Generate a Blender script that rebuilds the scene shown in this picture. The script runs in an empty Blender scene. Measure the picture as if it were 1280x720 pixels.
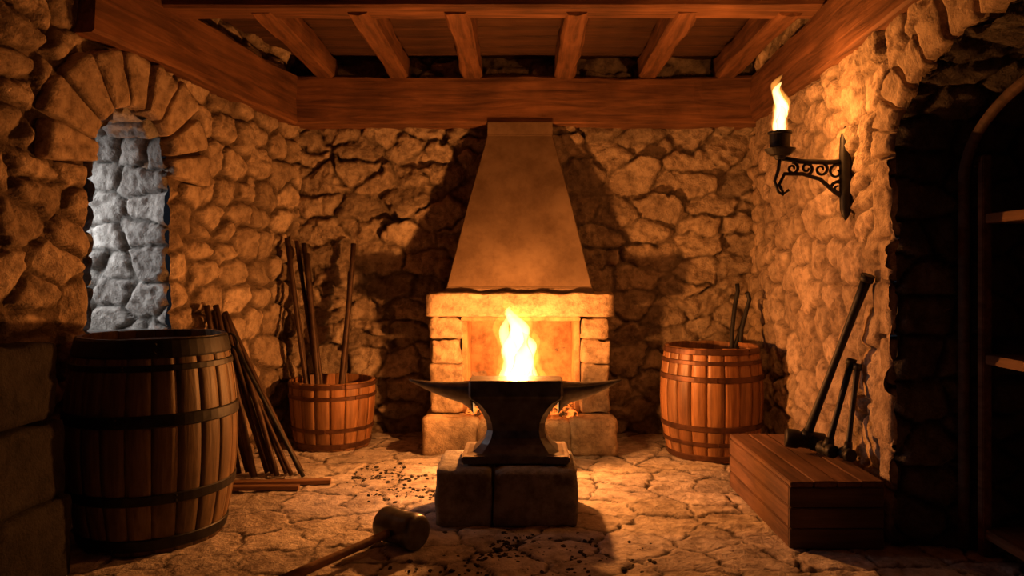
import bpy, bmesh, math, random
import numpy as np
from mathutils import Vector, Matrix, noise as mnoise

random.seed(7)
C = bpy.context.scene.collection
PI = math.pi

# ------------------------------------------------------------------ helpers
def link(o, parent=None):
    C.objects.link(o)
    if parent is not None:
        o.parent = parent
    return o

def empty(name, loc=(0, 0, 0)):
    e = bpy.data.objects.new(name, None)
    e.empty_display_size = 0.1
    C.objects.link(e)
    return e

def vnoise(x, y, seed):
    M = 0xffffffff
    xi = np.floor(x).astype(np.int64); yi = np.floor(y).astype(np.int64)
    fx = x - xi; fy = y - yi
    fx = fx*fx*(3-2*fx); fy = fy*fy*(3-2*fy)
    def h(a, b):
        n = ((a*374761393) + (b*668265263) + seed*144269) & M
        n = ((n ^ (n >> 13)) * 1274126177) & M
        n = n ^ (n >> 16)
        return (n & 0xffff) / 65535.0
    return (h(xi, yi)*(1-fx) + h(xi+1, yi)*fx)*(1-fy) + (h(xi, yi+1)*(1-fx) + h(xi+1, yi+1)*fx)*fy

def fbm(x, y, seed, octv=4):
    r = 0; a = 0.5; s = 0
    for i in range(octv):
        r = r + a*(vnoise(x*2**i + 31.7*i, y*2**i + 11.3*i, seed+i*17) - 0.5)*2
        s += a; a *= 0.5
    return r/s

def mesh_from_arrays(name, verts, faces, smooth=True, attr=None):
    me = bpy.data.meshes.new(name)
    nv = len(verts); nf = len(faces)
    me.vertices.add(nv); me.vertices.foreach_set("co", np.asarray(verts, dtype=np.float32).ravel())
    faces = np.asarray(faces, dtype=np.int32)
    me.loops.add(nf*4); me.loops.foreach_set("vertex_index", faces.ravel())
    me.polygons.add(nf)
    me.polygons.foreach_set("loop_start", np.arange(0, nf*4, 4, dtype=np.int32))
    me.polygons.foreach_set("loop_total", np.full(nf, 4, dtype=np.int32))
    me.update(calc_edges=True)
    me.polygons.foreach_set("use_smooth", np.full(nf, smooth))
    if attr is not None:
        a = me.color_attributes.new("stone", 'FLOAT_COLOR', 'POINT')
        a.data.foreach_set("color", np.asarray(attr, dtype=np.float32).ravel())
    me.validate()
    return me

def masonry(name, w, h, mapping, mat, cw=0.30, ch=0.2, relief=0.045, rnd=0.05, mort=(0.006, 0.022),
            seed=1, step=0.013, warp=0.03, keep=None, rough=0.010, tilt=0.02, jit=0.38, parent=None, pn=2.0, damp=None):
    rs = np.random.RandomState(seed)
    nu = int(w/step)+1; nv = int(h/step)+1
    u = np.linspace(0, w, nu); v = np.linspace(0, h, nv)
    Ug, Vg = np.meshgrid(u, v, indexing='ij')
    U = Ug.ravel(); V = Vg.ravel()
    pts = []
    y = -ch; row = 0
    while y < h+ch:
        rh = ch*rs.uniform(0.75, 1.3)
        x = -cw + rs.uniform(0, cw)
        while x < w+cw:
            cwid = cw*rs.uniform(0.55, 1.4)
            if rs.rand() < 0.16:
                pts.append((x+cwid/2, y+rh*0.25)); pts.append((x+cwid/2+rs.uniform(-.03, .03), y+rh*0.78))
            else:
                pts.append((x+cwid/2, y+rh/2+rs.uniform(-jit, jit)*rh))
            x += cwid
        y += rh; row += 1
    pts = np.array(pts)
    ax = ch/cw*1.12
    px = pts[:, 0]*ax; py = pts[:, 1]
    wx = (U + warp*fbm(U*7, V*7, seed+3, 3))*ax
    wy = V + warp*fbm(U*7+50, V*7+9, seed+5, 3)
    N = len(U); e = np.zeros(N); sid = np.zeros(N, dtype=int)
    for s in range(0, N, 15000):
        sl = slice(s, min(N, s+15000))
        dx = np.abs(wx[sl, None]-px[None]); dy = np.abs(wy[sl, None]-py[None])
        if pn == 2.0:
            d = dx**2 + dy**2
        else:
            d = (dx**pn + dy**pn)**(1/pn)
        idx = np.argpartition(d, 2, axis=1)[:, :3]
        dd = np.take_along_axis(d, idx, 1); o = np.argsort(dd, axis=1)
        idx = np.take_along_axis(idx, o, 1); dd = np.take_along_axis(dd, o, 1)
        if pn == 2.0:
            l2 = np.hypot(px[idx[:, 1]]-px[idx[:, 0]], py[idx[:, 1]]-py[idx[:, 0]])
            l3 = np.hypot(px[idx[:, 2]]-px[idx[:, 0]], py[idx[:, 2]]-py[idx[:, 0]])
            e2 = (dd[:, 1]-dd[:, 0])/(2*l2+1e-6); e3 = (dd[:, 2]-dd[:, 0])/(2*l3+1e-6)
            e[sl] = np.minimum(e2, e3)
        else:
            e[sl] = (dd[:, 1]-dd[:, 0])/2
        sid[sl] = idx[:, 0]
    r1 = rs.rand(len(pts)); r2 = rs.rand(len(pts)); tx = rs.uniform(-1, 1, len(pts)); ty = rs.uniform(-1, 1, len(pts))
    e = np.maximum(e + 0.009*fbm(U*24, V*24, seed+8, 3), 0)
    m = np.clip((e-mort[0])/(mort[1]-mort[0]), 0, 1); m = m*m*(3-2*m)
    t = np.clip((e-mort[0])/rnd, 0, 1)
    prof = np.sqrt(np.clip(1-(1-t)**2, 0, 1))
    cx = pts[sid, 0]; cy = pts[sid, 1]
    hgt = relief*prof*(0.6+0.7*r1[sid]) + m*tilt*((U-cx)/cw*tx[sid]+(V-cy)/ch*ty[sid])
    hgt += rough*fbm(U*11, V*11, seed+11, 4)*(0.4+m) + 0.5*rough*fbm(U*34, V*34, seed+13, 2)*(0.3+0.7*m)
    fac = np.abs(fbm(U*8+r2[sid]*40, V*8+r1[sid]*40, seed+20, 3))
    hgt -= m*relief*0.9*np.clip(0.16-fac, 0, 1)*1.6
    hgt = np.maximum(hgt, -0.02)
    if damp is not None:
        dh, dm = damp(U, V)
        hgt = hgt*dh; m = m*dm
    P, Nn = mapping(U, V)
    X = P + Nn*hgt[:, None]
    I = np.arange(nu*nv).reshape(nu, nv)
    F = np.stack([I[:-1, :-1], I[1:, :-1], I[1:, 1:], I[:-1, 1:]], -1).reshape(-1, 4)
    if keep is not None:
        fu = U[F].mean(1); fv = V[F].mean(1)
        F = F[keep(fu, fv)]
    attr = np.stack([r1[sid], m, r2[sid], np.ones(N)], -1)
    me = mesh_from_arrays(name, X, F, True, attr)
    me.materials.append(mat)
    o = bpy.data.objects.new(name, me)
    return link(o, parent)

def plane_map(O, U, V):
    O = np.array(O, float); U = np.array(U, float); V = np.array(V, float)
    U /= np.linalg.norm(U); V /= np.linalg.norm(V); N = np.cross(U, V)
    def f(u, v):
        return O + u[:, None]*U + v[:, None]*V, np.tile(N, (len(u), 1))
    return f

# ------------------------------------------------------------------ materials
def nt(name):
    m = bpy.data.materials.new(name); m.use_nodes = True
    t = m.node_tree
    return m, t, t.nodes["Principled BSDF"], t.nodes["Material Output"]

def N(t, typ, **kw):
    n = t.nodes.new(typ)
    for k, v in kw.items():
        if k in n.inputs: n.inputs[k].default_value = v
        else: setattr(n, k, v)
    return n

def rgba(c): return (c[0], c[1], c[2], 1)

def ramp(t, stops):
    r = t.nodes.new("ShaderNodeValToRGB")
    el = r.color_ramp.elements
    el[0].position, el[0].color = stops[0][0], rgba(stops[0][1])
    el[1].position, el[1].color = stops[1][0], rgba(stops[1][1])
    for p, c in stops[2:]:
        x = el.new(p); x.color = rgba(c)
    return r

def mixc(t, typ='MIX', fac=0.5):
    n = t.nodes.new("ShaderNodeMix"); n.data_type = 'RGBA'; n.blend_type = typ
    n.inputs[0].default_value = fac
    return n

def stone_mat(name, c1, c2, mortar, bump=0.75, nscale=14, rough=0.9, attr=True, metallic=0.0, lo=0.42):
    m, t, b, out = nt(name); L = t.links.new
    tc = N(t, "ShaderNodeTexCoord")
    n1 = N(t, "ShaderNodeTexNoise"); n1.inputs["Scale"].default_value = nscale; n1.inputs["Detail"].default_value = 9
    n1.inputs["Roughness"].default_value = 0.7
    n2 = N(t, "ShaderNodeTexNoise"); n2.inputs["Scale"].default_value = 2.3; n2.inputs["Detail"].default_value = 4
    n3 = N(t, "ShaderNodeTexNoise"); n3.inputs["Scale"].default_value = nscale*6; n3.inputs["Detail"].default_value = 4
    for n in (n1, n2, n3): L(tc.outputs["Object"], n.inputs["Vector"])
    base = mixc(t); base.inputs[6].default_value = rgba(c1); base.inputs[7].default_value = rgba(c2)
    if attr:
        at = N(t, "ShaderNodeAttribute"); at.attribute_name = "stone"
        sp = N(t, "ShaderNodeSeparateColor"); L(at.outputs["Color"], sp.inputs[0])
        L(sp.outputs[2], base.inputs[0])
    else:
        L(n2.outputs[0], base.inputs[0])
    dark = ramp(t, [(0.32, (lo, lo*0.91, lo*0.84)), (0.58, (1.1, 1.08, 1.05))]); L(n1.outputs[0], dark.inputs[0])
    mu = mixc(t, 'MULTIPLY', 1.0); L(base.outputs[2], mu.inputs[6]); L(dark.outputs[0], mu.inputs[7])
    big = ramp(t, [(0.3, (0.7, 0.67, 0.65)), (0.65, (1.05, 1.05, 1.05))]); L(n2.outputs[0], big.inputs[0])
    mu2 = mixc(t, 'MULTIPLY', 1.0); L(mu.outputs[2], mu2.inputs[6]); L(big.outputs[0], mu2.inputs[7])
    if attr:
        mm = mixc(t); L(sp.outputs[1], mm.inputs[0])
        mo = mixc(t, 'MULTIPLY', 1.0); mo.inputs[6].default_value = rgba(mortar); L(dark.outputs[0], mo.inputs[7])
        L(mo.outputs[2], mm.inputs[6]); L(mu2.outputs[2], mm.inputs[7])
        L(mm.outputs[2], b.inputs["Base Color"])
    else:
        L(mu2.outputs[2], b.inputs["Base Color"])
    b.inputs["Roughness"].default_value = rough
    b.inputs["Metallic"].default_value = metallic
    b.inputs["Specular IOR Level"].default_value = 0.25
    ad = N(t, "ShaderNodeMath"); ad.operation = 'MULTIPLY_ADD'; ad.inputs[1].default_value = 0.4
    L(n3.outputs[0], ad.inputs[0]); L(n1.outputs[0], ad.inputs[2])
    bp = N(t, "ShaderNodeBump"); bp.inputs["Strength"].default_value = bump; bp.inputs["Distance"].default_value = 0.035
    L(ad.outputs[0], bp.inputs["Height"]); L(bp.outputs[0], b.inputs["Normal"])
    return m

def wood_mat(name, c1, c2, axis='X', scale=1.0, rough=0.6, bump=0.35, attr=False, spec=0.3):
    m, t, b, out = nt(name); L = t.links.new
    tc = N(t, "ShaderNodeTexCoord"); mp = N(t, "ShaderNodeMapping")
    s = [14*scale]*3; s['XYZ'.index(axis)] = 1.1*scale
    mp.inputs["Scale"].default_value = s
    L(tc.outputs["Object"], mp.inputs[0])
    n1 = N(t, "ShaderNodeTexNoise"); n1.inputs["Scale"].default_value = 1.6; n1.inputs["Detail"].default_value = 9
    n1.inputs["Roughness"].default_value = 0.62; n1.inputs["Distortion"].default_value = 0.5
    L(mp.outputs[0], n1.inputs["Vector"])
    n2 = N(t, "ShaderNodeTexNoise"); n2.inputs["Scale"].default_value = 3; n2.inputs["Detail"].default_value = 3
    L(tc.outputs["Object"], n2.inputs["Vector"])
    r = ramp(t, [(0.3, c1), (0.68, c2), (0.45, tuple(0.6*a+0.4*bb for a, bb in zip(c1, c2)))]); L(n1.outputs[0], r.inputs[0])
    g = ramp(t, [(0.3, (0.6, 0.6, 0.6)), (0.7, (1.1, 1.1, 1.1))]); L(n2.outputs[0], g.inputs[0])
    mu = mixc(t, 'MULTIPLY', 1.0); L(r.outputs[0], mu.inputs[6]); L(g.outputs[0], mu.inputs[7])
    last = mu.outputs[2]
    if attr:
        at = N(t, "ShaderNodeAttribute"); at.attribute_name = "stave"
        mu2 = mixc(t, 'MULTIPLY', 1.0); L(last, mu2.inputs[6]); L(at.outputs["Color"], mu2.inputs[7]); last = mu2.outputs[2]
    L(last, b.inputs["Base Color"])
    b.inputs["Roughness"].default_value = rough; b.inputs["Specular IOR Level"].default_value = spec
    bp = N(t, "ShaderNodeBump"); bp.inputs["Strength"].default_value = bump; bp.inputs["Distance"].default_value = 0.012
    L(n1.outputs[0], bp.inputs["Height"]); L(bp.outputs[0], b.inputs["Normal"])
    return m

def metal_mat(name, c, rough=0.45, metallic=0.85, bump=0.15):
    m, t, b, out = nt(name); L = t.links.new
    tc = N(t, "ShaderNodeTexCoord")
    n1 = N(t, "ShaderNodeTexNoise"); n1.inputs["Scale"].default_value = 18; n1.inputs["Detail"].default_value = 7
    L(tc.outputs["Object"], n1.inputs["Vector"])
    r = ramp(t, [(0.3, tuple(x*0.55 for x in c)), (0.7, tuple(min(1, x*1.25) for x in c))]); L(n1.outputs[0], r.inputs[0])
    L(r.outputs[0], b.inputs["Base Color"])
    rr = N(t, "ShaderNodeMapRange"); rr.inputs[3].default_value = rough-0.1; rr.inputs[4].default_value = rough+0.18
    L(n1.outputs[0], rr.inputs[0]); L(rr.outputs[0], b.inputs["Roughness"])
    b.inputs["Metallic"].default_value = metallic
    bp = N(t, "ShaderNodeBump"); bp.inputs["Strength"].default_value = bump; bp.inputs["Distance"].default_value = 0.01
    L(n1.outputs[0], bp.inputs["Height"]); L(bp.outputs[0], b.inputs["Normal"])
    return m

def fire_vol(name, col, strength):
    m = bpy.data.materials.new(name); m.use_nodes = True; t = m.node_tree
    t.nodes.clear(); out = t.nodes.new("ShaderNodeOutputMaterial")
    e = t.nodes.new("ShaderNodeEmission"); e.inputs[0].default_value = rgba(col); e.inputs[1].default_value = strength
    t.links.new(e.outputs[0], out.inputs["Volume"])
    return m

M_wallB = stone_mat("rubble_stone_back", (0.27, 0.215, 0.165), (0.54, 0.44, 0.34), (0.20, 0.155, 0.115))
M_wallL = stone_mat("rubble_stone_left", (0.37, 0.29, 0.215), (0.66, 0.53, 0.40), (0.17, 0.125, 0.09))
M_wallR = stone_mat("rubble_stone_right", (0.46, 0.36, 0.26), (0.70, 0.55, 0.41), (0.30, 0.23, 0.165))
M_jamb = stone_mat("jamb_stone", (0.40, 0.385, 0.36), (0.62, 0.60, 0.56), (0.24, 0.23, 0.21))
M_darkst = stone_mat("shaded_alcove_stone", (0.10, 0.09, 0.08), (0.18, 0.16, 0.14), (0.04, 0.035, 0.03))  # alcove shade, out of the fire's reach, put into the stone colour
M_floor = stone_mat("flagstone", (0.46, 0.42, 0.40), (0.68, 0.62, 0.60), (0.075, 0.06, 0.055), bump=0.7, nscale=9)
M_block = stone_mat("dressed_stone", (0.46, 0.34, 0.23), (0.60, 0.46, 0.32), (0, 0, 0), attr=False, bump=0.6)
M_vous = stone_mat("arch_stone", (0.42, 0.33, 0.24), (0.64, 0.50, 0.37), (0, 0, 0), attr=False, bump=0.7)
M_anvst = stone_mat("anvil_base_stone", (0.24, 0.23, 0.22), (0.38, 0.36, 0.34), (0, 0, 0), attr=False, bump=0.6)
M_hood = stone_mat("hood_sheet_metal", (0.185, 0.13, 0.088), (0.265, 0.19, 0.13), (0, 0, 0), attr=False, bump=0.04, nscale=5, rough=0.6, metallic=0.3, lo=0.7)
M_fireb = stone_mat("firebox_plaster", (0.52, 0.31, 0.17), (0.66, 0.41, 0.24), (0, 0, 0), attr=False, bump=0.2, nscale=7)
M_beam = wood_mat("old_beam_wood", (0.075, 0.032, 0.016), (0.28, 0.125, 0.058), rough=0.75, bump=0.7)
M_plank = wood_mat("ceiling_plank_wood", (0.04, 0.02, 0.011), (0.13, 0.06, 0.03), rough=0.8, bump=0.5)
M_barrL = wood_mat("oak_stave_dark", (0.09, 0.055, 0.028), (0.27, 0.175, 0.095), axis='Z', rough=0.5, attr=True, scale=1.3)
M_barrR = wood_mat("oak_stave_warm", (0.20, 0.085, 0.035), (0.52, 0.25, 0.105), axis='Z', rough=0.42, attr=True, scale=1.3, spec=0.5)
M_hoopD = metal_mat("hoop_iron_dark", (0.03, 0.03, 0.032), 0.45, 0.7)
M_hoopR = metal_mat("hoop_iron_rusty", (0.13, 0.06, 0.036), 0.45, 0.6)
M_iron = metal_mat("wrought_iron", (0.035, 0.034, 0.034), 0.5, 0.6)
M_anvil = metal_mat("anvil_steel", (0.15, 0.15, 0.155), 0.36, 0.85)
M_rod = metal_mat("rusty_rod_iron", (0.08, 0.045, 0.03), 0.55, 0.5)
M_crate = wood_mat("crate_wood", (0.09, 0.045, 0.028), (0.27, 0.14, 0.08), axis='Y', rough=0.7)
M_crateX = wood_mat("crate_wood_end", (0.06, 0.038, 0.028), (0.15, 0.09, 0.06), axis='X', rough=0.7)
M_handle = wood_mat("handle_wood", (0.16, 0.08, 0.045), (0.34, 0.19, 0.1), axis='X', rough=0.55)
M_shelf = wood_mat("shelf_wood", (0.14, 0.07, 0.035), (0.32, 0.17, 0.09), axis='Y', rough=0.7)
M_coal = stone_mat("charcoal", (0.03, 0.027, 0.025), (0.09, 0.075, 0.065), (0, 0, 0), attr=False, bump=0.6, nscale=30)
M_ledge = stone_mat("near_black_stone", (0.018, 0.016, 0.015), (0.045, 0.038, 0.033), (0, 0, 0), attr=False, bump=0.6, nscale=14)  # near-black base colour for the ledge blocks

m, t, b, out = nt("glowing_embers")
tc = N(t, "ShaderNodeTexCoord"); n1 = N(t, "ShaderNodeTexNoise"); n1.inputs["Scale"].default_value = 22
t.links.new(tc.outputs["Object"], n1.inputs["Vector"])
r = ramp(t, [(0.42, (0.01, 0.002, 0.0)), (0.62, (1.0, 0.18, 0.02))]); t.links.new(n1.outputs[0], r.inputs[0])
t.links.new(r.outputs[0], b.inputs["Emission Color"]); b.inputs["Emission Strength"].default_value = 2.2
b.inputs["Base Color"].default_value = (0.05, 0.03, 0.02, 1); b.inputs["Roughness"].default_value = 0.9
M_ember = m

# ------------------------------------------------------------------ mesh builders
def obj_from_bm(bm, name, mat, parent=None, smooth=False):
    me = bpy.data.meshes.new(name); bm.to_mesh(me); bm.free()
    if smooth:
        for p in me.polygons: p.use_smooth = True
    me.materials.append(mat)
    return link(bpy.data.objects.new(name, me), parent)

def add_rock(bm, size, center, rot=None, seed=0, amp=0.012, cuts=6, bev=0.025, fn=None, nsc=5):
    """rounded, chipped block added into bm"""
    b2 = bmesh.new()
    bmesh.ops.create_cube(b2, size=1.0)
    bmesh.ops.subdivide_edges(b2, edges=b2.edges[:], cuts=cuts, use_grid_fill=True)
    sx, sy, sz = size
    off = Vector((seed*3.17, seed*1.71, seed*2.3))
    vm = {}
    for v in b2.verts:
        p = Vector((v.co.x*sx, v.co.y*sy, v.co.z*sz))
        q = Vector((max(-sx/2+bev, min(sx/2-bev, p.x)), max(-sy/2+bev, min(sy/2-bev, p.y)), max(-sz/2+bev, min(sz/2-bev, p.z))))
        d = p-q
        if d.length > 1e-6: p = q + d.normalized()*min(bev, d.length)
        n = mnoise.noise(p*nsc+off)*amp + mnoise.noise(p*nsc*3.1+off)*amp*0.45
        n2 = Vector((mnoise.noise(p*nsc+off+Vector((9, 0, 0))), mnoise.noise(p*nsc+off+Vector((0, 9, 0))), n/amp if amp else 0))
        p += (d.normalized() if d.length > 1e-6 else Vector((0, 0, 0)))*n + n2*amp*0.4
        if fn: p = fn(p)
        if rot is not None: p = rot @ p
        p += Vector(center)
        vm[v] = bm.verts.new(p)
    for f in b2.faces:
        nf = bm.faces.new([vm[v] for v in f.verts]); nf.smooth = True
    b2.free()

def rock_obj(name, blocks, mat, parent=None, **kw):
    bm = bmesh.new()
    for i, (s, c) in enumerate(blocks):
        add_rock(bm, s, c, seed=i+len(name), **kw)
    return obj_from_bm(bm, name, mat, parent)

def beam(name, p0, p1, w, h, mat, parent=None, amp=0.008, bev=0.015, seg=24, seed=1, roll=0.0):
    p0 = Vector(p0); p1 = Vector(p1); Lg = (p1-p0).length
    prof = []
    hw, hh = w/2, h/2
    for sx, sy in [(1, -1), (1, 1), (-1, 1), (-1, -1)]:
        if sx == 1 and sy == -1: prof += [(hw-bev, -hh), (hw, -hh+bev), (hw, 0)]
        if sx == 1 and sy == 1: prof += [(hw, hh-bev), (hw-bev, hh), (0, hh)]
        if sx == -1 and sy == 1: prof += [(-hw+bev, hh), (-hw, hh-bev), (-hw, 0)]
        if sx == -1 and sy == -1: prof += [(-hw, -hh+bev), (-hw+bev, -hh), (0, -hh)]
    verts = []; faces = []
    n = len(prof)
    for i in range(seg+1):
        x = Lg*i/seg
        for (a, c) in prof:
            q = Vector((x*1.6, a*5+seed*7, c*5))
            d = mnoise.noise(q)*amp + mnoise.noise(q*3.3)*amp*0.5
            l = math.hypot(a, c) or 1
            verts.append((x, a+a/l*d, c+c/l*d))
    for i in range(seg):
        for j in range(n):
            a0 = i*n+j; a1 = i*n+(j+1) % n
            faces.append((a0, a1, a1+n, a0+n))
    faces.append(tuple(range(n))[::-1]); faces.append(tuple(seg*n+j for j in range(n)))
    me = bpy.data.meshes.new(name); me.from_pydata(verts, [], faces); me.materials.append(mat)
    o = bpy.data.objects.new(name, me)
    xa = (p1-p0).normalized(); up = Vector((0, 0, 1))
    if abs(xa.z) > 0.95: up = Vector((0, 1, 0))
    ya = up.cross(xa).normalized(); za = xa.cross(ya)
    R = Matrix((xa, ya, za)).transposed()
    if roll: R = R @ Matrix.Rotation(roll, 3, 'X')
    o.matrix_world = Matrix.Translation(p0) @ R.to_4x4()
    return link(o, parent)

def tube(bm, pts, radii, seg=10, cap=True):
    """sweep a round tube through pts"""
    pts = [Vector(p) for p in pts]
    if not hasattr(radii, '__len__'): radii = [radii]*len(pts)
    rings = []
    nrm = None
    for i, p in enumerate(pts):
        if i == 0: d = pts[1]-p
        elif i == len(pts)-1: d = p-pts[i-1]
        else: d = pts[i+1]-pts[i-1]
        d.normalize()
        if nrm is None:
            a = Vector((0, 0, 1)) if abs(d.z) < 0.9 else Vector((1, 0, 0))
            nrm = d.cross(a).normalized()
        else:
            nrm = (nrm - d*nrm.dot(d)).normalized()
        bn = d.cross(nrm)
        rings.append([bm.verts.new(p + (nrm*math.cos(2*PI*k/seg)+bn*math.sin(2*PI*k/seg))*radii[i]) for k in range(seg)])
    for a, c in zip(rings[:-1], rings[1:]):
        for k in range(seg):
            f = bm.faces.new((a[k], a[(k+1) % seg], c[(k+1) % seg], c[k])); f.smooth = True
    if cap:
        bm.faces.new(rings[0][::-1]); bm.faces.new(rings[-1])

def lathe(bm, prof, seg=40, center=(0, 0, 0), close=False):
    cx, cy, cz = center; rings = []
    for r, z in prof:
        rings.append([bm.verts.new((cx+r*math.cos(2*PI*k/seg), cy+r*math.sin(2*PI*k/seg), cz+z)) for k in range(seg)])
    prs = list(zip(rings[:-1], rings[1:]))
    if close: prs.append((rings[-1], rings[0]))
    for a, c in prs:
        for k in range(seg):
            bm.faces.new((a[k], a[(k+1) % seg], c[(k+1) % seg], c[k]))

def box(bm, lo, hi, bev=0.004):
    r = bmesh.ops.create_cube(bm, size=1.0)
    vs = r['verts']
    for v in vs:
        v.co = Vector([lo[i]+(v.co[i]+0.5)*(hi[i]-lo[i]) for i in range(3)])
    if bev:
        es = list({e for v in vs for e in v.link_edges})
        bmesh.ops.bevel(bm, geom=es, offset=bev, segments=2, affect='EDGES')

# ------------------------------------------------------------------ room geometry
YB = 6.35
SL = 0.22                        # left wall splay
def xl(y): return -1.905 - SL*(YB-y)
def xr(y): return 1.915 - 0.0323*(YB-y)
WT = 3.2

Lu = np.array([SL, 1, 0]); Lu = Lu/np.linalg.norm(Lu)
Ln = np.cross(Lu, [0, 0, 1])
Ln_v = Vector(Ln); Lu_v = Vector(Lu)
YL0 = 1.0
OL = np.array([xl(YL0), YL0, 0.0])
k = 1/Lu[1]
# window on left wall
wy0, wy1 = 4.13, 4.78
wa0, wa1 = (wy0-YL0)*k, (wy1-YL0)*k
wac = (wa0+wa1)/2; war = (wa1-wa0)/2
wz0, wzs = 0.98, 1.98
def keepL(u, v):
    ins = (np.abs(u-wac) < war) & (v > wz0) & (v < wzs)
    arc = (v >= wzs) & (np.hypot(u-wac, v-wzs) < war)
    return ~(ins | arc)
def dampL(u, v):
    # stones fade to the plaster line along the jambs, and make room for the arch stones
    dj = np.where((v > wz0-0.02) & (v < wzs), np.clip((np.abs(u-wac)-war)/0.04, 0, 1), 1.0)
    r = np.hypot(u-wac, v-wzs)
    ring = np.where(v > wzs-0.06, np.clip((r-war-0.36)/0.03, 0, 1), 1.0)
    return np.minimum(0.35+0.65*dj, 0.05+0.95*ring), ring
masonry("wall_left", (YB-YL0)*k+0.05, WT, plane_map(OL, Lu, (0, 0, 1)), M_wallL, cw=0.31, ch=0.225, relief=0.06,
        rnd=0.045, mort=(0.007, 0.024), seed=21, keep=keepL, tilt=0.06, pn=3.5, jit=0.3, damp=dampL, rough=0.014)
masonry("wall_back", 4.1, WT, plane_map((-2.05, YB, 0), (1, 0, 0), (0, 0, 1)), M_wallB, cw=0.36, ch=0.19, relief=0.052,
        rnd=0.05, mort=(0.003, 0.018), seed=5, tilt=0.10, jit=0.5, warp=0.065, rough=0.018)
# right wall with arched doorway
Ru = np.array([-0.0323, -1, 0]); Ru = Ru/np.linalg.norm(Ru); Rn = np.cross(Ru, [0, 0, 1])
OR = np.array([xr(YB), YB, 0.0])
da0, da1 = YB-3.72, YB-2.0
dac = (da0+da1)/2; dar = (da1-da0)/2
dzs, dri = 1.93, 0.42
def keepR(u, v):
    ins = (np.abs(u-dac) < dar) & (v < dzs)
    arc = (v >= dzs) & (((u-dac)/dar)**2 + ((v-dzs)/dri)**2 < 1)
    return ~(ins | arc)
def dampR(u, v):
    q = np.sqrt(((u-dac)/(dar+0.24))**2 + ((v-dzs)/(dri+0.24))**2)
    ring = np.where(v > dzs-0.03, np.clip((q-1)/0.03, 0, 1), 1.0)
    return 0.1+0.9*ring, ring
masonry("wall_right", 5.4, WT, plane_map(OR, Ru, (0, 0, 1)), M_wallR, cw=0.30, ch=0.21, relief=0.042,
        rnd=0.04, mort=(0.004, 0.018), seed=9, keep=keepR, tilt=0.045, pn=2.6, jit=0.4, damp=dampR, rough=0.012)
masonry("floor", 6.6, 7.4, plane_map((-3.5, -0.6, 0), (1, 0, 0), (0, 1, 0)), M_floor, cw=0.34, ch=0.30, relief=0.014,
        rnd=0.02, mort=(0.001, 0.013), seed=31, step=0.012, warp=0.06, tilt=0.008, rough=0.007, jit=0.5)

# ---- window_1: deep reveal + voussoir ring
win = empty("window_1")
depth = 0.85
hs = wzs-wz0; per = hs*2 + PI*war
def winmap(u, v):
    a = np.zeros_like(u); z = np.zeros_like(u); na = np.zeros_like(u); nz = np.zeros_like(u)
    s1 = u < hs
    a[s1] = wac+war; z[s1] = wz0+u[s1]; na[s1] = -1
    s2 = (u >= hs) & (u < hs+PI*war); th = (u[s2]-hs)/war
    a[s2] = wac+war*np.cos(th); z[s2] = wzs+war*np.sin(th); na[s2] = -np.cos(th); nz[s2] = -np.sin(th)
    s3 = u >= hs+PI*war
    a[s3] = wac-war; z[s3] = wzs-(u[s3]-hs-PI*war); na[s3] = 1
    d = v-0.02
    P = OL + a[:, None]*Lu - d[:, None]*Ln; P[:, 2] = z
    NN = na[:, None]*Lu; NN[:, 2] = nz
    return P, NN
masonry("window_reveal", per, depth, winmap, M_jamb, cw=0.2, ch=0.30, relief=0.045, rnd=0.04, seed=78, step=0.012, parent=win, tilt=0.02, pn=3.0, jit=0.3)
bm = bmesh.new()
sc = Vector(OL) + Lu_v*wac - Ln_v*(depth/2-0.05)
Rl = Matrix(((Lu[0], Ln[0], 0), (Lu[1], Ln[1], 0), (0, 0, 1)))
add_rock(bm, (2*war+0.12, depth+0.1, 0.12), (sc.x, sc.y, wz0-0.05), rot=Rl, amp=0.01, cuts=10)
obj_from_bm(bm, "window_sill", M_jamb, win)
def voussoirs(name, O, Uv, Nv, ac, zs, ra, rb, wid, n, th0, th1, mat, parent, seed=0, prot=0.05, dep=0.2, gap=0.045, amp=0.010):
    bm = bmesh.new()
    Uv = Vector(Uv); Nv = Vector(Nv); O = Vector(O)
    for i in range(n):
        t0 = th0+(th1-th0)*i/n; t1 = th0+(th1-th0)*(i+1)/n
        rnds = random.Random(seed*100+i); ww = wid*rnds.uniform(0.85, 1.08); pr = prot*rnds.uniform(0.8, 1.2)
        def fn(p, t0=t0, t1=t1, ww=ww, pr=pr):
            tt = t0+(t1-t0)*(p.x/0.2*(1-gap*2)+0.5)
            rr = (p.z/0.2+0.5)*ww
            ex = (ra+rr)*math.cos(tt); ez = (rb+rr)*math.sin(tt)
            q = O + Uv*(ac+ex) + Nv*((p.y/0.2+0.5)*(dep+pr)-dep)
            q.z = zs+ez
            return q
        add_rock(bm, (0.2, 0.2, 0.2), (0, 0, 0), seed=i+seed, amp=amp, cuts=8, bev=0.016, fn=fn, nsc=12)
    return obj_from_bm(bm, name, mat, parent)
voussoirs("arch_voussoirs", OL, Lu, Ln, wac, wzs, war-0.005, war-0.005, 0.36, 9, -0.12, PI+0.12, M_vous, win, seed=3, prot=0.085, gap=0.07, amp=0.008)

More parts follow.
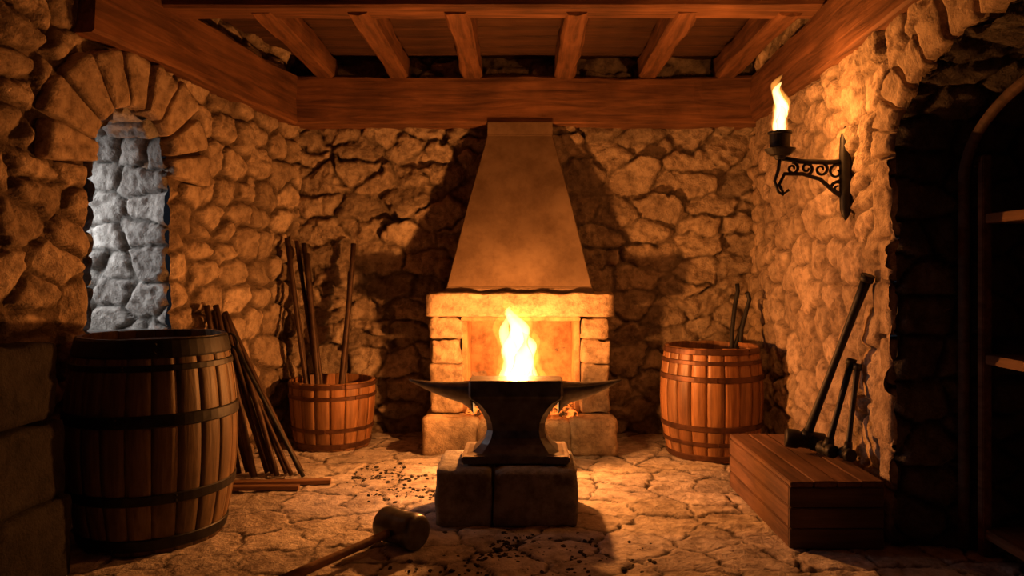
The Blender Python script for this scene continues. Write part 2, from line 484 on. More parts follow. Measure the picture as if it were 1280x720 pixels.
# ---- door_1: arched alcove on the right
door = empty("door_1")
ddep = 0.85
thh = np.linspace(0, PI, 400); ex = dar*np.cos(thh); ez = dri*np.sin(thh)
sl = np.concatenate([[0], np.cumsum(np.hypot(np.diff(ex), np.diff(ez)))]); arcL = sl[-1]
dper = dzs*2+arcL
def doormap(u, v):
    a = np.zeros_like(u); z = np.zeros_like(u); na = np.zeros_like(u); nz = np.zeros_like(u)
    s1 = u < dzs
    a[s1] = dac-dar; z[s1] = u[s1]; na[s1] = 1
    s2 = (u >= dzs) & (u < dzs+arcL); th = np.interp(u[s2]-dzs, sl, thh)
    a[s2] = dac-dar*np.cos(th); z[s2] = dzs+dri*np.sin(th)
    nx = np.cos(th)/dar; nn = -np.sin(th)/dri; l = np.hypot(nx, nn); na[s2] = nx/l; nz[s2] = nn/l
    s3 = u >= dzs+arcL
    a[s3] = dac+dar; z[s3] = dzs-(u[s3]-dzs-arcL); na[s3] = -1
    d = v-0.02
    P = OR + a[:, None]*Ru - d[:, None]*Rn; P[:, 2] = z
    NN = na[:, None]*Ru; NN[:, 2] = nz
    return P, NN
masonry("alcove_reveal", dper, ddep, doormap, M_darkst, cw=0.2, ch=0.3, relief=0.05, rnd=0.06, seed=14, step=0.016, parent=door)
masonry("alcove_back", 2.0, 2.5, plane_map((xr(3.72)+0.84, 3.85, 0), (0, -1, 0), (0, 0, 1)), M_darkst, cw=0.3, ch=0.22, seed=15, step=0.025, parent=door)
voussoirs("door_voussoirs", OR, Ru, Rn, dac, dzs, dar, dri, 0.24, 13, 0.0, PI, M_vous, door, seed=8, prot=0.05, gap=0.05)
bm = bmesh.new(); z = 0.0; i = 0
while z < dzs-0.05:
    hh = [0.27, 0.22, 0.3, 0.24][i % 4]; hh = min(hh, dzs-z); ww = [0.20, 0.12][i % 2]
    add_rock(bm, (0.16, ww, hh-0.012), (xr(3.72)+0.04, 3.725+ww/2, z+hh/2), seed=i+40, amp=0.012)
    z += hh; i += 1
obj_from_bm(bm, "jamb_quoins", M_vous, door)
bm = bmesh.new()
pts = []
for s in np.linspace(0, 1, 6): pts.append((2.11, 3.64, 0.03+1.75*s))
for th in np.linspace(0.1, PI-0.1, 22): pts.append((2.11, 2.86+0.78*math.cos(th), 1.78+0.42*math.sin(th)))
for s in np.linspace(1, 0, 6): pts.append((2.11, 2.08, 0.03+1.75*s))
tube(bm, pts, 0.032, seg=4)
obj_from_bm(bm, "timber_frame", M_crateX, door)

# ---- storage rack in alcove
rack = empty("storage_shelf")
bm = bmesh.new()
for zz in (0.12, 0.94, 1.60):
    box(bm, (2.16, 2.2, zz-0.022), (2.50, 3.60, zz+0.022))
obj_from_bm(bm, "shelf_boards", M_shelf, rack)
bm = bmesh.new()
for yy in (3.58, 2.2):
    for xx in (2.17, 2.47):
        box(bm, (xx-0.022, yy-0.022, 0.012), (xx+0.022, yy+0.022, 1.9))
obj_from_bm(bm, "shelf_posts", M_crate, rack)

# ---- ceiling
ceil = empty("ceiling")
rr = random.Random(4)
y = 0.2; i = 0
while y < 6.4:
    w = rr.uniform(0.2, 0.27)
    beam("ceiling_plank", (-3.3, y+w/2, 3.14+rr.uniform(-.006, .006)), (2.3, y+w/2, 3.14), w-0.012, 0.04, M_plank, ceil, amp=0.005, bev=0.006, seg=30, seed=i)
    y += w; i += 1
bm_grp = empty("ceiling_beam")
for i, x in enumerate((-1.60, -1.01, -0.415, 0.328, 1.00, 1.62)):
    beam("joist", (x, 4.62, 3.015), (x, 6.2, 3.005), 0.155, 0.2, M_beam, bm_grp, amp=0.022, bev=0.022, seg=30, seed=i+3)
    beam("joist", (x, 0.3, 3.065), (x, 4.6, 3.065), 0.155, 0.11, M_beam, bm_grp, amp=0.012, bev=0.02, seg=40, seed=i+13)
beam("cross_beam", (-2.55, 4.64, 3.05), (2.0, 4.64, 3.05), 0.22, 0.24, M_beam, bm_grp, seed=11, seg=50)
beam("wall_plate_back", (-1.97, 6.22, 2.73), (1.95, 6.22, 2.73), 0.26, 0.38, M_beam, bm_grp, seed=21, amp=0.02, seg=60)
a = Vector((xl(6.12)+0.02, 6.12, 2.73)); c = Vector((xl(4.05)+0.02, 4.05, 2.82))
beam("wall_plate_left", a, c, 0.24, 0.38, M_beam, bm_grp, seed=22, amp=0.02, seg=40)
beam("wall_plate_right", (xr(6.12)+0.02, 6.12, 2.74), (xr(3.35)+0.02, 3.35, 2.76), 0.2, 0.38, M_beam, bm_grp, seed=23, amp=0.02, seg=40)

# ------------------------------------------------------------------ forge
forge = empty("stone_forge")
rock_obj("plinth", [((0.40, 0.72, 0.275), (-0.54, 5.87, 0.14)), ((0.36, 0.70, 0.26), (-0.17, 5.88, 0.13)), ((0.36, 0.70, 0.26), (0.18, 5.88, 0.13)),
                    ((0.34, 0.72, 0.275), (0.51, 5.87, 0.14)), ], M_block, forge, cuts=10, amp=0.025, bev=0.03)
rock_obj("hearth_step", [((0.34, 0.62, 0.30), (-0.035, 5.18, 0.15))], M_anvst, forge, cuts=8)
bl = []
zc = 0.285
for i, hh in enumerate((0.2, 0.17, 0.19, 0.165)):
    bl.append(((0.225+0.02*(i % 2), 0.56, hh-0.004), (-0.590+0.004*(i % 2), 5.98, zc+hh/2)))
    bl.append(((0.21+0.02*((i+1) % 2), 0.56, hh-0.004), (0.537, 5.98, zc+hh/2)))
    zc += hh
rock_obj("pillars", bl, M_block, forge, cuts=9, amp=0.028, bev=0.024, nsc=7)
rock_obj("inner_jambs", [((0.045, 0.5, 0.72), (-0.452, 6.02, 0.645)), ((0.045, 0.5, 0.72), (0.405, 6.02, 0.645))], M_fireb, forge, cuts=8, amp=0.006, bev=0.01)
rock_obj("mantel", [((1.395, 0.72, 0.175), (-0.03, 5.97, 1.105))], M_block, forge, cuts=22, amp=0.016, bev=0.018, nsc=6)
bm = bmesh.new()
box(bm, (-0.5, 6.26, 0.27), (0.45, 6.34, 1.02), 0.01)
box(bm, (-0.47, 5.66, 0.985), (0.42, 6.3, 1.015), 0.005)
obj_from_bm(bm, "firebox_back", M_fireb, forge)
bm = bmesh.new()
lv = [(1.18, -0.594, 0.522, 5.685), (1.222, -0.594, 0.522, 5.685), (1.236, -0.582, 0.511, 5.70), (1.9, -0.430, 0.362, 5.89), (2.44, -0.292, 0.228, 6.06), (2.55, -0.292, 0.228, 6.06)]
rings = []
for z, x0, x1, yf in lv:
    rings.append([bm.verts.new(p) for p in ((x0, 6.33, z), (x0, yf, z), (x1, yf, z), (x1, 6.33, z))])
for a, c in zip(rings[:-1], rings[1:]):
    for q in range(4):
        bm.faces.new((a[q], a[(q+1) % 4], c[(q+1) % 4], c[q]))
bm.faces.new(rings[0][::-1]); bm.faces.new(rings[-1])
bmesh.ops.bevel(bm, geom=bm.edges[:], offset=0.006, segments=2, affect='EDGES')
obj_from_bm(bm, "hood", M_hood, forge)

def lumps(name, n, region, mat, parent=None, smin=0.01, smax=0.03, seed=0, flat=0.6):
    r = random.Random(seed); bm = bmesh.new()
    for i in range(n):
        x, y, z = region(r); s = smin+(smax-smin)*r.random()**2
        mt = Matrix.Translation((x, y, z+s*flat*0.5)) @ Matrix.Rotation(r.uniform(0, 6), 4, 'Z') @ Matrix.Diagonal((s*r.uniform(.7, 1.3), s*r.uniform(.6, 1.1), s*flat, 1))
        q = bmesh.ops.create_icosphere(bm, subdivisions=1, radius=1.0, matrix=mt)
        for v in q['verts']: v.co += Vector((r.uniform(-1, 1), r.uniform(-1, 1), r.uniform(-.5, .5)))*s*0.22
    return obj_from_bm(bm, name, mat, parent)
def reg_in(r):
    x = r.uniform(-0.42, 0.37); y = r.uniform(5.6, 6.2); return x, y, 0.27+r.uniform(0, 0.07)
lumps("ember_bed", 300, reg_in, M_ember, forge, 0.02, 0.05, 2)
def reg_step(r):
    a = r.uniform(0, 6.28); d = r.uniform(0, 0.15); return -0.04+d*math.cos(a), 5.02+d*math.sin(a), 0.30+(0.15-d)*0.5*r.random()
lumps("coal_heap", 160, reg_step, M_ember, forge, 0.015, 0.035, 3)

# ---- flames
def flame_mesh(name, base, height, rad, mat, parent, seed=0, tongues=((0, 0, 1.0, 1.0),), lean=0.0, sx=1.0):
    bm = bmesh.new()
    for ti, (ox, oy, hs_, rs_) in enumerate(tongues):
        H = height*hs_; R = rad*rs_; n = 30; seg = 22
        rings = []
        for i in range(n+1):
            f = i/n
            r = R*max(0.002, (0.55+1.6*f)*(1-f)**0.8*0.98)
            wx = 0.6*R*f*mnoise.noise(Vector((f*4.2, seed+ti*5.1, 0.3)))*2
            wy = 0.35*R*f*mnoise.noise(Vector((f*3.0, seed+ti*5.1, 7.3)))*2
            ring = []
            for k_ in range(seg):
                an = 2*PI*k_/seg
                d = 1+0.42*mnoise.noise(Vector((math.cos(an)*1.5, math.sin(an)*1.5, f*6.5+seed+ti*3)))
                ring.append(bm.verts.new((base[0]+ox+(r*d*math.cos(an)+wx)*sx+lean*f*H, base[1]+oy+r*d*math.sin(an)+wy, base[2]+H*f)))
            rings.append(ring)
        for a, c in zip(rings[:-1], rings[1:]):
            for k_ in range(seg):
                f_ = bm.faces.new((a[k_], a[(k_+1) % seg], c[(k_+1) % seg], c[k_])); f_.smooth = True
        bm.faces.new(rings[0][::-1]); bm.faces.new(rings[-1])
    return obj_from_bm(bm, name, mat, parent)
V_out = fire_vol("flame_outer", (1.0, 0.30, 0.03), 9)
V_in = fire_vol("flame_core", (1.0, 0.66, 0.24), 30)
fb = (-0.035, 5.02, 0.33)
flame_mesh("forge_flame_outer", fb, 0.86, 0.19, V_out, forge, 3, ((-0.03, 0, 1, 0.9), (-0.085, 0.02, 0.93, .55), (0.05, -0.01, 0.78, .8), (0.10, 0.02, 0.62, .5)))
flame_mesh("forge_flame_core", fb, 0.80, 0.15, V_in, forge, 3.2, ((-0.03, 0, 1, .9), (-0.075, 0.02, 0.95, .5), (0.045, -0.01, 0.78, .75), (0.09, 0.01, 0.6, .45)))

def point(name, loc, energy, color, rad, parent=None):
    l = bpy.data.lights.new(name, 'POINT'); l.energy = energy; l.color = color; l.shadow_soft_size = rad
    o = bpy.data.objects.new(name, l); o.location = loc
    return link(o, parent)
FC = (1.0, 0.325, 0.065)
point("forge_fire_light", (-0.04, 4.92, 0.88), 140, FC, 0.03, forge)
point("firebox_light", (-0.03, 5.9, 0.55), 12, (1.0, 0.32, 0.06), 0.06, forge)

# ------------------------------------------------------------------ anvil
blk = empty("anvil_pedestal")
rock_obj("pedestal_stones", [((0.30, 0.50, 0.31), (-0.32, 4.24, 0.155)), ((0.445, 0.50, 0.30), (0.062, 4.24, 0.155))], M_anvst, blk, cuts=12, amp=0.014, bev=0.022)
anv = empty("anvil")
ax_, ay_ = -0.045, 4.24
DZ = 0.012
bm = bmesh.new()
sec = [(0.312, 0.285, 0.17), (0.338, 0.288, 0.172), (0.35, 0.275, 0.165), (0.358, 0.235, 0.15), (0.375, 0.215, 0.135), (0.40, 0.19, 0.115), (0.43, 0.168, 0.098), (0.47, 0.158, 0.09),
       (0.51, 0.162, 0.09), (0.55, 0.178, 0.094), (0.59, 0.205, 0.098), (0.62, 0.232, 0.10), (0.645, 0.252, 0.102), (0.66, 0.258, 0.106), (0.738, 0.258, 0.106), (0.745, 0.252, 0.10)]
def sect(hx, hy, z, c=0.25):
    ch = min(hx, hy)*c
    return [(hx-ch, -hy, z), (hx, -hy+ch, z), (hx, hy-ch, z), (hx-ch, hy, z), (-hx+ch, hy, z), (-hx, hy-ch, z), (-hx, -hy+ch, z), (-hx+ch, -hy, z)]
rings = []
for i, (z, hx, hy) in enumerate(sec):
    c = 0.12 if i < 3 else (0.12 if i > 11 else 0.35)
    rings.append([bm.verts.new((ax_+x, ay_+y_, zz+DZ)) for x, y_, zz in sect(hx, hy, z, c)])
for a, c in zip(rings[:-1], rings[1:]):
    for q in range(8):
        f = bm.faces.new((a[q], a[(q+1) % 8], c[(q+1) % 8], c[q])); f.smooth = False
bm.faces.new(rings[0][::-1]); bm.faces.new(rings[-1])
obj_from_bm(bm, "anvil_body", M_anvil, anv)
def horn(name, sgn, length):
    bm = bmesh.new(); rings = []; n = 24; seg = 20
    for i in range(n+1):
        f = i/n
        x = ax_+sgn*(0.235+f*length)
        zt = 0.732 - 0.012*math.sin(PI*f) + 0.008*f + DZ
        dpt = 0.135*(1-f)**0.95+0.008
        if f < 0.22: dpt += 0.045*(1-f/0.22)**2
        hy = 0.09*(1-f)**0.7+0.004
        ring = []
        for k_ in range(seg):
            an = 2*PI*k_/seg
            yy = hy*math.cos(an); s_ = math.sin(an)
            zz = zt - dpt*0.2 + (dpt*0.2*s_ if s_ > 0 else dpt*0.8*s_)
            ring.append(bm.verts.new((x, ay_+yy, zz)))
        rings.append(ring)
    for a, c in zip(rings[:-1], rings[1:]):
        for q in range(seg):
            f_ = bm.faces.new((a[q], a[(q+1) % seg], c[(q+1) % seg], c[q])); f_.smooth = True
    bm.faces.new(rings[0]); bm.faces.new(rings[-1][::-1])
    bmesh.ops.recalc_face_normals(bm, faces=bm.faces)
    obj_from_bm(bm, name, M_anvil, anv)
horn("horn_left", -1, 0.36); horn("horn_right", 1, 0.355)
bm = bmesh.new()
box(bm, (ax_-0.29, ay_-0.19, 0.312+DZ), (ax_-0.16, ay_+0.19, 0.352+DZ), 0.008)
box(bm, (ax_+0.16, ay_-0.19, 0.312+DZ), (ax_+0.29, ay_+0.19, 0.352+DZ), 0.008)
obj_from_bm(bm, "anvil_feet", M_anvil, anv)

# ------------------------------------------------------------------ barrels
def barrel(name, loc, H, rb, rt, rm, n, hoops, mw, mh, lid=None, seed=0, thick=0.022):
    par = empty(name)
    rr = random.Random(seed)
    def R(z):
        f = z/H
        base = rb+(rt-rb)*f
        return base + (rm-(rb+rt)/2)*(1-(2*f-1)**2)
    verts = []; faces = []; cols = []; sm = []
    nz = 16; na = 4
    for s in range(n):
        a0 = 2*PI*s/n+0.004; a1 = 2*PI*(s+1)/n-0.004
        tone = rr.uniform(0.68, 1.15); tint = rr.uniform(-0.06, 0.06); ro = rr.uniform(-0.002, 0.002); zt = rr.uniform(-0.003, 0.003)
        base = len(verts)
        for i in range(nz+1):
            z = H*i/nz
            r = R(z)+ro
            zz = z+(zt if i == nz else 0)
            for j in range(na+1):
                an = a0+(a1-a0)*j/na
                e_ = 0.004 if j in (0, na) else 0
                verts.append((loc[0]+(r-e_)*math.cos(an), loc[1]+(r-e_)*math.sin(an), loc[2]+zz))
            for an in (a1, a0):
                verts.append((loc[0]+(r-thick)*math.cos(an), loc[1]+(r-thick)*math.sin(an), loc[2]+zz))
        q = na+3
        cols += [(tone+tint, tone, tone-tint, 1)]*(q*(nz+1))
        for i in range(nz):
            for j in range(q):
                b0 = base+i*q
                faces.append((b0+j, b0+(j+1) % q, b0+q+(j+1) % q, b0+q+j)); sm.append(j < na)
        faces.append(tuple(base+j for j in range(q))[::-1]); sm.append(False)
        faces.append(tuple(base+nz*q+j for j in range(q))); sm.append(False)
    me = bpy.data.meshes.new("staves"); me.from_pydata(verts, [], faces)
    for p, s_ in zip(me.polygons, sm): p.use_smooth = s_
    at = me.color_attributes.new("stave", 'FLOAT_COLOR', 'POINT')
    at.data.foreach_set("color", np.array(cols, dtype=np.float32).ravel())
    me.materials.append(mw); link(bpy.data.objects.new("staves", me), par)
    bm = bmesh.new()
    for z, w in hoops:
        prof = []
        for f in (-0.5, -0.4, 0, 0.4, 0.5):
            zz = min(max(z+f*w, 0), H); prof.append((R(zz)+(0.003 if abs(f) == 0.5 else 0.0075), z+f*w))
        prof += [(R(z)-0.006, z+w/2), (R(z)-0.006, z-w/2)]
        lathe(bm, prof, 56, loc, close=True)
        an0 = -1.25+rr.uniform(-.5, .5)
        for dz in (-0.25, 0.25):
            p = Vector((loc[0]+(R(z)+0.007)*math.cos(an0), loc[1]+(R(z)+0.007)*math.sin(an0), loc[2]+z+dz*w))
            bmesh.ops.create_icosphere(bm, subdivisions=1, radius=0.008, matrix=Matrix.Translation(p))
    bmesh.ops.recalc_face_normals(bm, faces=bm.faces)
    obj_from_bm(bm, "hoops", mh, par)
    def head(nm, z, mat):
        bm = bmesh.new(); r = R(z)-thick+0.002; nb = 6
        for bi in range(nb):
            x0 = -r+2*r*bi/nb+0.002; x1 = -r+2*r*(bi+1)/nb-0.002
            poly = []
            K = 6
            for k_ in range(K+1):
                x = x0+(x1-x0)*k_/K; poly.append((x, -math.sqrt(max(0, r*r-x*x))))
            for k_ in range(K, -1, -1):
                x = x0+(x1-x0)*k_/K; poly.append((x, math.sqrt(max(0, r*r-x*x))))
            top = [bm.verts.new((loc[0]+x, loc[1]+y_, loc[2]+z)) for x, y_ in poly]
            bot = [bm.verts.new((loc[0]+x, loc[1]+y_, loc[2]+z-0.018)) for x, y_ in poly]
            try:
                bm.faces.new(top); bm.faces.new(bot[::-1])
                for k_ in range(len(top)):
                    bm.faces.new((bot[k_], bot[(k_+1) % len(top)], top[(k_+1) % len(top)], top[k_]))
            except Exception: pass
        bmesh.ops.remove_doubles(bm, verts=bm.verts, dist=1e-5)
        obj_from_bm(bm, nm, mat, par)
    head("base_boards", 0.04, M_crateX)
    if lid: head("lid_boards", lid, M_crateX)
    return par
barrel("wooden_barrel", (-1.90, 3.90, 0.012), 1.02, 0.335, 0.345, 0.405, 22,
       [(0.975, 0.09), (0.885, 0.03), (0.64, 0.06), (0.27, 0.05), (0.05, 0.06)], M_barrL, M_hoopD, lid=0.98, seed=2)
barrel("wooden_barrel", (1.385, 5.62, 0.012), 0.80, 0.315, 0.335, 0.372, 20,
       [(0.775, 0.04), (0.70, 0.03), (0.585, 0.04), (0.24, 0.04), (0.13, 0.03), (0.03, 0.04)], M_barrR, M_hoopR, seed=5)
barrel("wooden_tub", (-1.485, 5.90, 0.012), 0.51, 0.28, 0.325, 0.318, 18,
       [(0.485, 0.035), (0.40, 0.03), (0.16, 0.03), (0.04, 0.04)], M_barrR, M_hoopR, seed=9)

# ------------------------------------------------------------------ rods, tools
def rods(name, lst, r, mat, parent=None):
    bm = bmesh.new(); g = random.Random(len(lst))
    for (p, q) in lst:
        p = Vector(p); q = Vector(q); n = 8; pts = []
        bow = Vector((g.uniform(-1, 1), g.uniform(-1, 1), 0))*0.012
        for i in range(n+1):
            f = i/n; pts.append(p.lerp(q, f)+bow*math.sin(PI*f))
        rr_ = r*g.uniform(0.8, 1.2)
        tube(bm, pts, [rr_*(1+0.12*g.uniform(-1, 1)) for _ in pts], seg=8)
    return obj_from_bm(bm, name, mat, parent)
g = random.Random(12)
lst = []
for i in range(10):
    f = i/9
    yt = 5.02+0.20*((i*3) % 10)/9; top = (xl(yt)+0.10+0.02*(i % 3), yt, 1.13-0.13*f+g.uniform(-.03, .03))
    bot = (-1.86+0.40*((i*3) % 10)/9, 4.84+0.18*g.random(), 0.035)
    lst.append((bot, top))
rods("iron_rod_stack", lst, 0.018, M_rod)
pk = empty("fire_poker")
bm = bmesh.new()
p0 = Vector((-1.41, 4.86, 0.04)); p1 = Vector((-1.88, 4.96, 0.86))
tube(bm, [p0.lerp(p1, i/6) for i in range(7)], 0.013, seg=8)
d = (p1-p0).normalized()
s_ = d.cross(Vector((0, 1, 0))).normalized()
tube(bm, [p1+d*0.05+(d*math.cos(a)*0.05*-1+s_*math.sin(a)*0.028) for a in np.linspace(0, 2*PI, 17)], 0.009, seg=6)
obj_from_bm(bm, "poker_shaft", M_iron, pk)
beam("wood_slat", (-1.85, 4.72, 0.035), (-1.22, 4.80, 0.03), 0.05, 0.03, M_handle, None, amp=0.003, bev=0.005)
beam("wood_slat", (-1.78, 4.63, 0.035), (-1.38, 4.66, 0.03), 0.04, 0.03, M_handle, None, amp=0.003, bev=0.005)

rods("iron_rod_bundle", [((-1.62, 5.93, 0.08), (-1.88, 6.02, 1.62)), ((-1.56, 5.97, 0.08), (-1.83, 6.11, 1.60)), ((-1.60, 5.81, 0.08), (-1.85, 5.98, 1.55)),
                         ((-1.52, 5.87, 0.08), (-1.78, 6.14, 1.58)), ((-1.55, 5.83, 0.08), (-1.74, 6.07, 1.5)), ((-1.47, 5.93, 0.08), (-1.385, 6.18, 1.58)),
                         ((-1.44, 5.90, 0.08), (-1.41, 6.18, 1.35))], 0.02, M_rod)
tg = empty("blacksmith_tongs")
bm = bmesh.new()
tube(bm, [(1.50, 5.62, 0.08), (1.56, 5.75, 0.5), (1.60, 5.84, 0.9), (1.63, 5.88, 1.08), (1.66, 5.90, 1.2), (1.655, 5.90, 1.26)], 0.017, seg=8)
tube(bm, [(1.58, 5.70, 0.08), (1.62, 5.78, 0.5), (1.67, 5.84, 0.9), (1.72, 5.88, 1.05), (1.745, 5.88, 1.14), (1.72, 5.86, 1.19)], 0.017, seg=8)
tube(bm, [(1.45, 5.68, 0.08), (1.58, 5.78, 0.7), (1.71, 5.90, 1.0), (1.74, 5.92, 1.08)], 0.015, seg=8)
obj_from_bm(bm, "tong_arms", M_iron, tg)

# ---- hammer on floor
mal = empty("forging_hammer")
hc = Vector((-0.60, 3.70, 0.105)); ad = Vector((0.78, -0.62, 0)).normalized()
bm = bmesh.new()
prof = [(-0.127, 0.060), (-0.122, 0.074), (-0.112, 0.082), (-0.08, 0.085), (-0.03, 0.080), (0.03, 0.080), (0.08, 0.087), (0.112, 0.085), (0.122, 0.077), (0.127, 0.062)]
tube(bm, [hc+ad*p for p, r_ in prof], [r_ for p, r_ in prof], seg=28)
obj_from_bm(bm, "hammer_head", M_anvil, mal)
bm = bmesh.new()
hd = Vector((-0.64, -0.70, -0.10)).normalized()
tube(bm, [hc+hd*s for s in (0.0, 0.1, 0.3, 0.5, 0.68)], [0.02, 0.021, 0.019, 0.022, 0.024], seg=12)
obj_from_bm(bm, "hammer_handle", M_handle, mal)

# ---- crate
cr = empty("wooden_crate")
X0, X1, Y0, Y1, ZT = 1.28, 1.735, 3.66, 4.74, 0.34
bm = bmesh.new()
for i in range(4):
    w = (X1-X0)/4; box(bm, (X0+i*w+0.002, Y0-0.006, ZT-0.025), (X0+(i+1)*w-0.002, Y1, ZT+0.003*(i % 2)), 0.004)
for i in range(3):
    z0 = 0.014+i*0.1; box(bm, (X0, Y0+0.02, z0+0.002), (X0+0.025, Y1-0.02, z0+0.098), 0.004)
    box(bm, (X1-0.025, Y0+0.02, z0+0.002), (X1, Y1-0.02, z0+0.098), 0.004)
obj_from_bm(bm, "crate_long_boards", M_crate, cr)
bm = bmesh.new()
for i in range(3):
    z0 = 0.014+i*0.1; box(bm, (X0, Y0, z0+0.002), (X1, Y0+0.022, z0+0.098), 0.004)
    box(bm, (X0, Y1-0.022, z0+0.002), (X1, Y1, z0+0.098), 0.004)
obj_from_bm(bm, "crate_end_boards", M_crateX, cr)

# ---- sledgehammers leaning on right wall, heads on crate
def sledge(foot, top, r, hs_, ang, name="sledgehammer"):
    par = empty(name)
    foot = Vector(foot); top = Vector(top)
    d = (top-foot).normalized()
    bm = bmesh.new()
    tube(bm, [foot.lerp(top, i/8) for i in range(9)], [r*1.25, r*1.1, r, r*0.95, r*0.9, r*0.95, r, r*1.1, r*1.25], seg=12)
    tube(bm, [top-d*0.03, top+d*0.005], [r*1.6, r*1.5], seg=12)
    tube(bm, [foot-d*0.0+d*0.04, foot+d*0.10], [r*2.0, r*1.3], seg=12)
    obj_from_bm(bm, "haft", M_iron, par)
    bm = bmesh.new()
    L, Wd = hs_
    a = Vector((math.cos(ang), math.sin(ang), 0)); a = (a-d*a.dot(d)*0.4).normalized()
    prof = [(-L/2, Wd*0.42), (-L/2+0.008, Wd*0.5), (-L*0.2, Wd*0.5), (-L*0.12, Wd*0.42), (L*0.12, Wd*0.42), (L*0.2, Wd*0.5), (L/2-0.008, Wd*0.5), (L/2, Wd*0.42)]
    tube(bm, [foot+d*0.035+a*p for p, _ in prof], [q*1.25 for _, q in prof], seg=8)
    obj_from_bm(bm, "sledge_head", M_iron, par)
sledge((1.56, 4.25, 0.380), (1.765, 3.90, 1.33), 0.022, (0.21, 0.085), 2.9)
sledge((1.61, 4.06, 0.368), (1.76, 4.08, 0.88), 0.017, (0.12, 0.06), 1.8)
sledge((1.68, 3.96, 0.366), (1.765, 4.02, 0.86), 0.014, (0.10, 0.055), 1.6)

# ---- torch sconce
tor = empty("wall_torch")
ty = 4.26; wx_ = xr(ty)-0.045; tx_ = 1.435
bm = bmesh.new()
tube(bm, [(wx_, ty, z) for z in (1.64, 1.67, 1.70, 1.80, 2.0, 2.10, 2.13, 2.17)], [0.004, 0.022, 0.03, 0.034, 0.034, 0.03, 0.022, 0.004], seg=10)
tube(bm, [(wx_, ty, 1.97), (1.7, ty, 1.965), (1.55, ty, 1.97), (tx_, ty, 1.99)], 0.014, seg=8)
tube(bm, [(wx_, ty, 1.76), (1.74, ty, 1.80), (1.66, ty, 1.87), (1.56, ty, 1.90), (1.46, ty, 1.90), (1.43, ty, 1.84), (1.455, ty, 1.79), (1.485, ty, 1.81)], [0.013, 0.013, 0.012, 0.011, 0.011, 0.010, 0.009, 0.008], seg=8)
def scroll(cx_, cz_, r0, turns, flip=1, start=0):
    pts = []
    for i in range(26):
        f = i/25; a = start+flip*turns*2*PI*f; r_ = r0*(1-0.75*f)
        pts.append((cx_+r_*math.cos(a), ty, cz_+r_*math.sin(a)))
    tube(bm, pts, [0.010*(1-0.4*i/25) for i in range(26)], seg=6)
scroll(1.75, 1.91, 0.055, 1.4, 1, -PI/2)
scroll(1.665, 1.925, 0.04, 1.3, -1, PI/2)
scroll(1.585, 1.93, 0.035, 1.3, 1, -PI/2)
scroll(1.505, 1.93, 0.035, 1.3, -1, PI/2)
scroll(1.76, 1.82, 0.04, 1.3, -1, PI)
tube(bm, [(tx_, ty, 1.99), (tx_-0.01, ty, 1.92), (tx_-0.03, ty, 1.86), (tx_-0.01, ty, 1.80), (tx_+0.02, ty, 1.78)], [0.010, 0.010, 0.009, 0.008, 0.006], seg=6)
lathe(bm, [(0.0, 1.98), (0.025, 1.98), (0.035, 2.0), (0.055, 2.005), (0.08, 2.03), (0.085, 2.04), (0.06, 2.045), (0.055, 2.05), (0.058, 2.12), (0.066, 2.125), (0.066, 2.135), (0.05, 2.135), (0.048, 2.08), (0.0, 2.08)], 26, (tx_, ty, 0))
obj_from_bm(bm, "torch_bracket", M_iron, tor, smooth=False)
V_out2 = fire_vol("torch_flame_outer_gas", (1.0, 0.34, 0.05), 18)
V_in2 = fire_vol("torch_flame_core_gas", (1.0, 0.62, 0.2), 85)
flame_mesh("torch_flame_outer", (tx_-0.005, ty, 2.09), 0.37, 0.058, V_out2, tor, 8, ((0, 0, 1, 1), (0.02, 0, .6, .7)))
flame_mesh("torch_flame_core", (tx_-0.005, ty, 2.09), 0.33, 0.046, V_in2, tor, 8.1, ((0, 0, 1, 1), (0.015, 0, .6, .7)))
point("torch_light", (tx_-0.005, ty, 2.26), 25, (1.0, 0.34, 0.07), 0.03, tor)

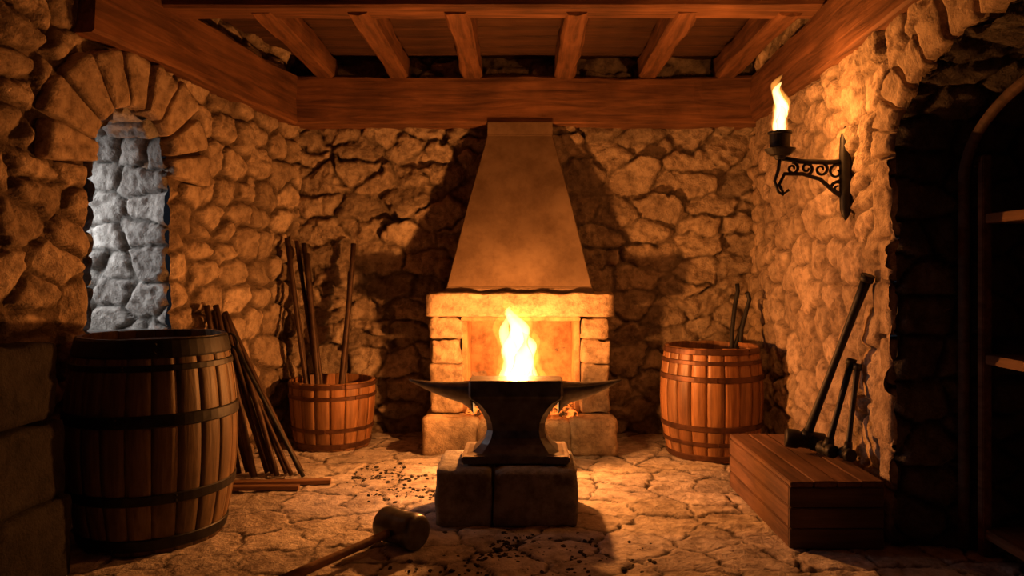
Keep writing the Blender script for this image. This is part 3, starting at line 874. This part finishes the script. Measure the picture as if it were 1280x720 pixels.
# ---- dark stone ledge at far left
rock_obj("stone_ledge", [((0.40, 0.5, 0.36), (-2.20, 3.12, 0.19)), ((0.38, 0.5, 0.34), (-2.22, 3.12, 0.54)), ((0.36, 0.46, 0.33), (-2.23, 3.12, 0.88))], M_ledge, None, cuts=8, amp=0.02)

# ---- coal crumbs on the floor
def reg_fl(r):
    while True:
        c = r.choice([(-0.85, 4.95, .22), (-0.9, 5.1, .25), (-0.1, 3.66, .28), (-0.05, 3.62, .34), (-0.1, 3.5, .45), (-0.7, 4.6, .22), (0.1, 3.6, .4)])
        x, y = r.gauss(c[0], c[2]*0.6), max(3.2, r.gauss(c[1], c[2]*0.4))
        if -0.52 < x < 0.34 and 3.95 < y < 4.55: continue
        if x > 0.9 or x < -1.15: continue
        return x, y, 0.008
lumps("coal_crumbs", 1000, reg_fl, M_coal, None, 0.003, 0.016, 8)

# ------------------------------------------------------------------ night sky light entering the window from outside
l = bpy.data.lights.new("moonlight", 'AREA'); l.energy = 10; l.color = (0.95, 0.96, 1.0); l.shape = 'RECTANGLE'; l.size = 0.7; l.size_y = 1.3
l.spread = math.radians(95)
o = bpy.data.objects.new("moonlight", l); link(o)
src = Vector(OL) + Lu_v*(wac-0.15) - Ln_v*1.0; src.z = 1.9
tgt = Vector(OL) + Lu_v*(wac+war) - Ln_v*0.35; tgt.z = 1.55
o.location = src; o.rotation_euler = (tgt-src).to_track_quat('-Z', 'Y').to_euler()

# ------------------------------------------------------------------ world
w = bpy.data.worlds.new("night"); bpy.context.scene.world = w; w.use_nodes = True
bg = w.node_tree.nodes["Background"]; bg.inputs[0].default_value = (0.42, 0.47, 0.6, 1); bg.inputs[1].default_value = 0.012

# ------------------------------------------------------------------ camera
cam = bpy.data.cameras.new("camera"); co = bpy.data.objects.new("camera", cam); link(co)
co.location = (0, 0, 1.35); co.rotation_euler = (PI/2, 0, 0)
cam.sensor_width = 36; cam.lens = 950/1280*36
cam.shift_x = -15/1280; cam.shift_y = -20/1280
bpy.context.scene.camera = co
try:
    bpy.context.scene.view_settings.view_transform = 'Standard'
except Exception: pass
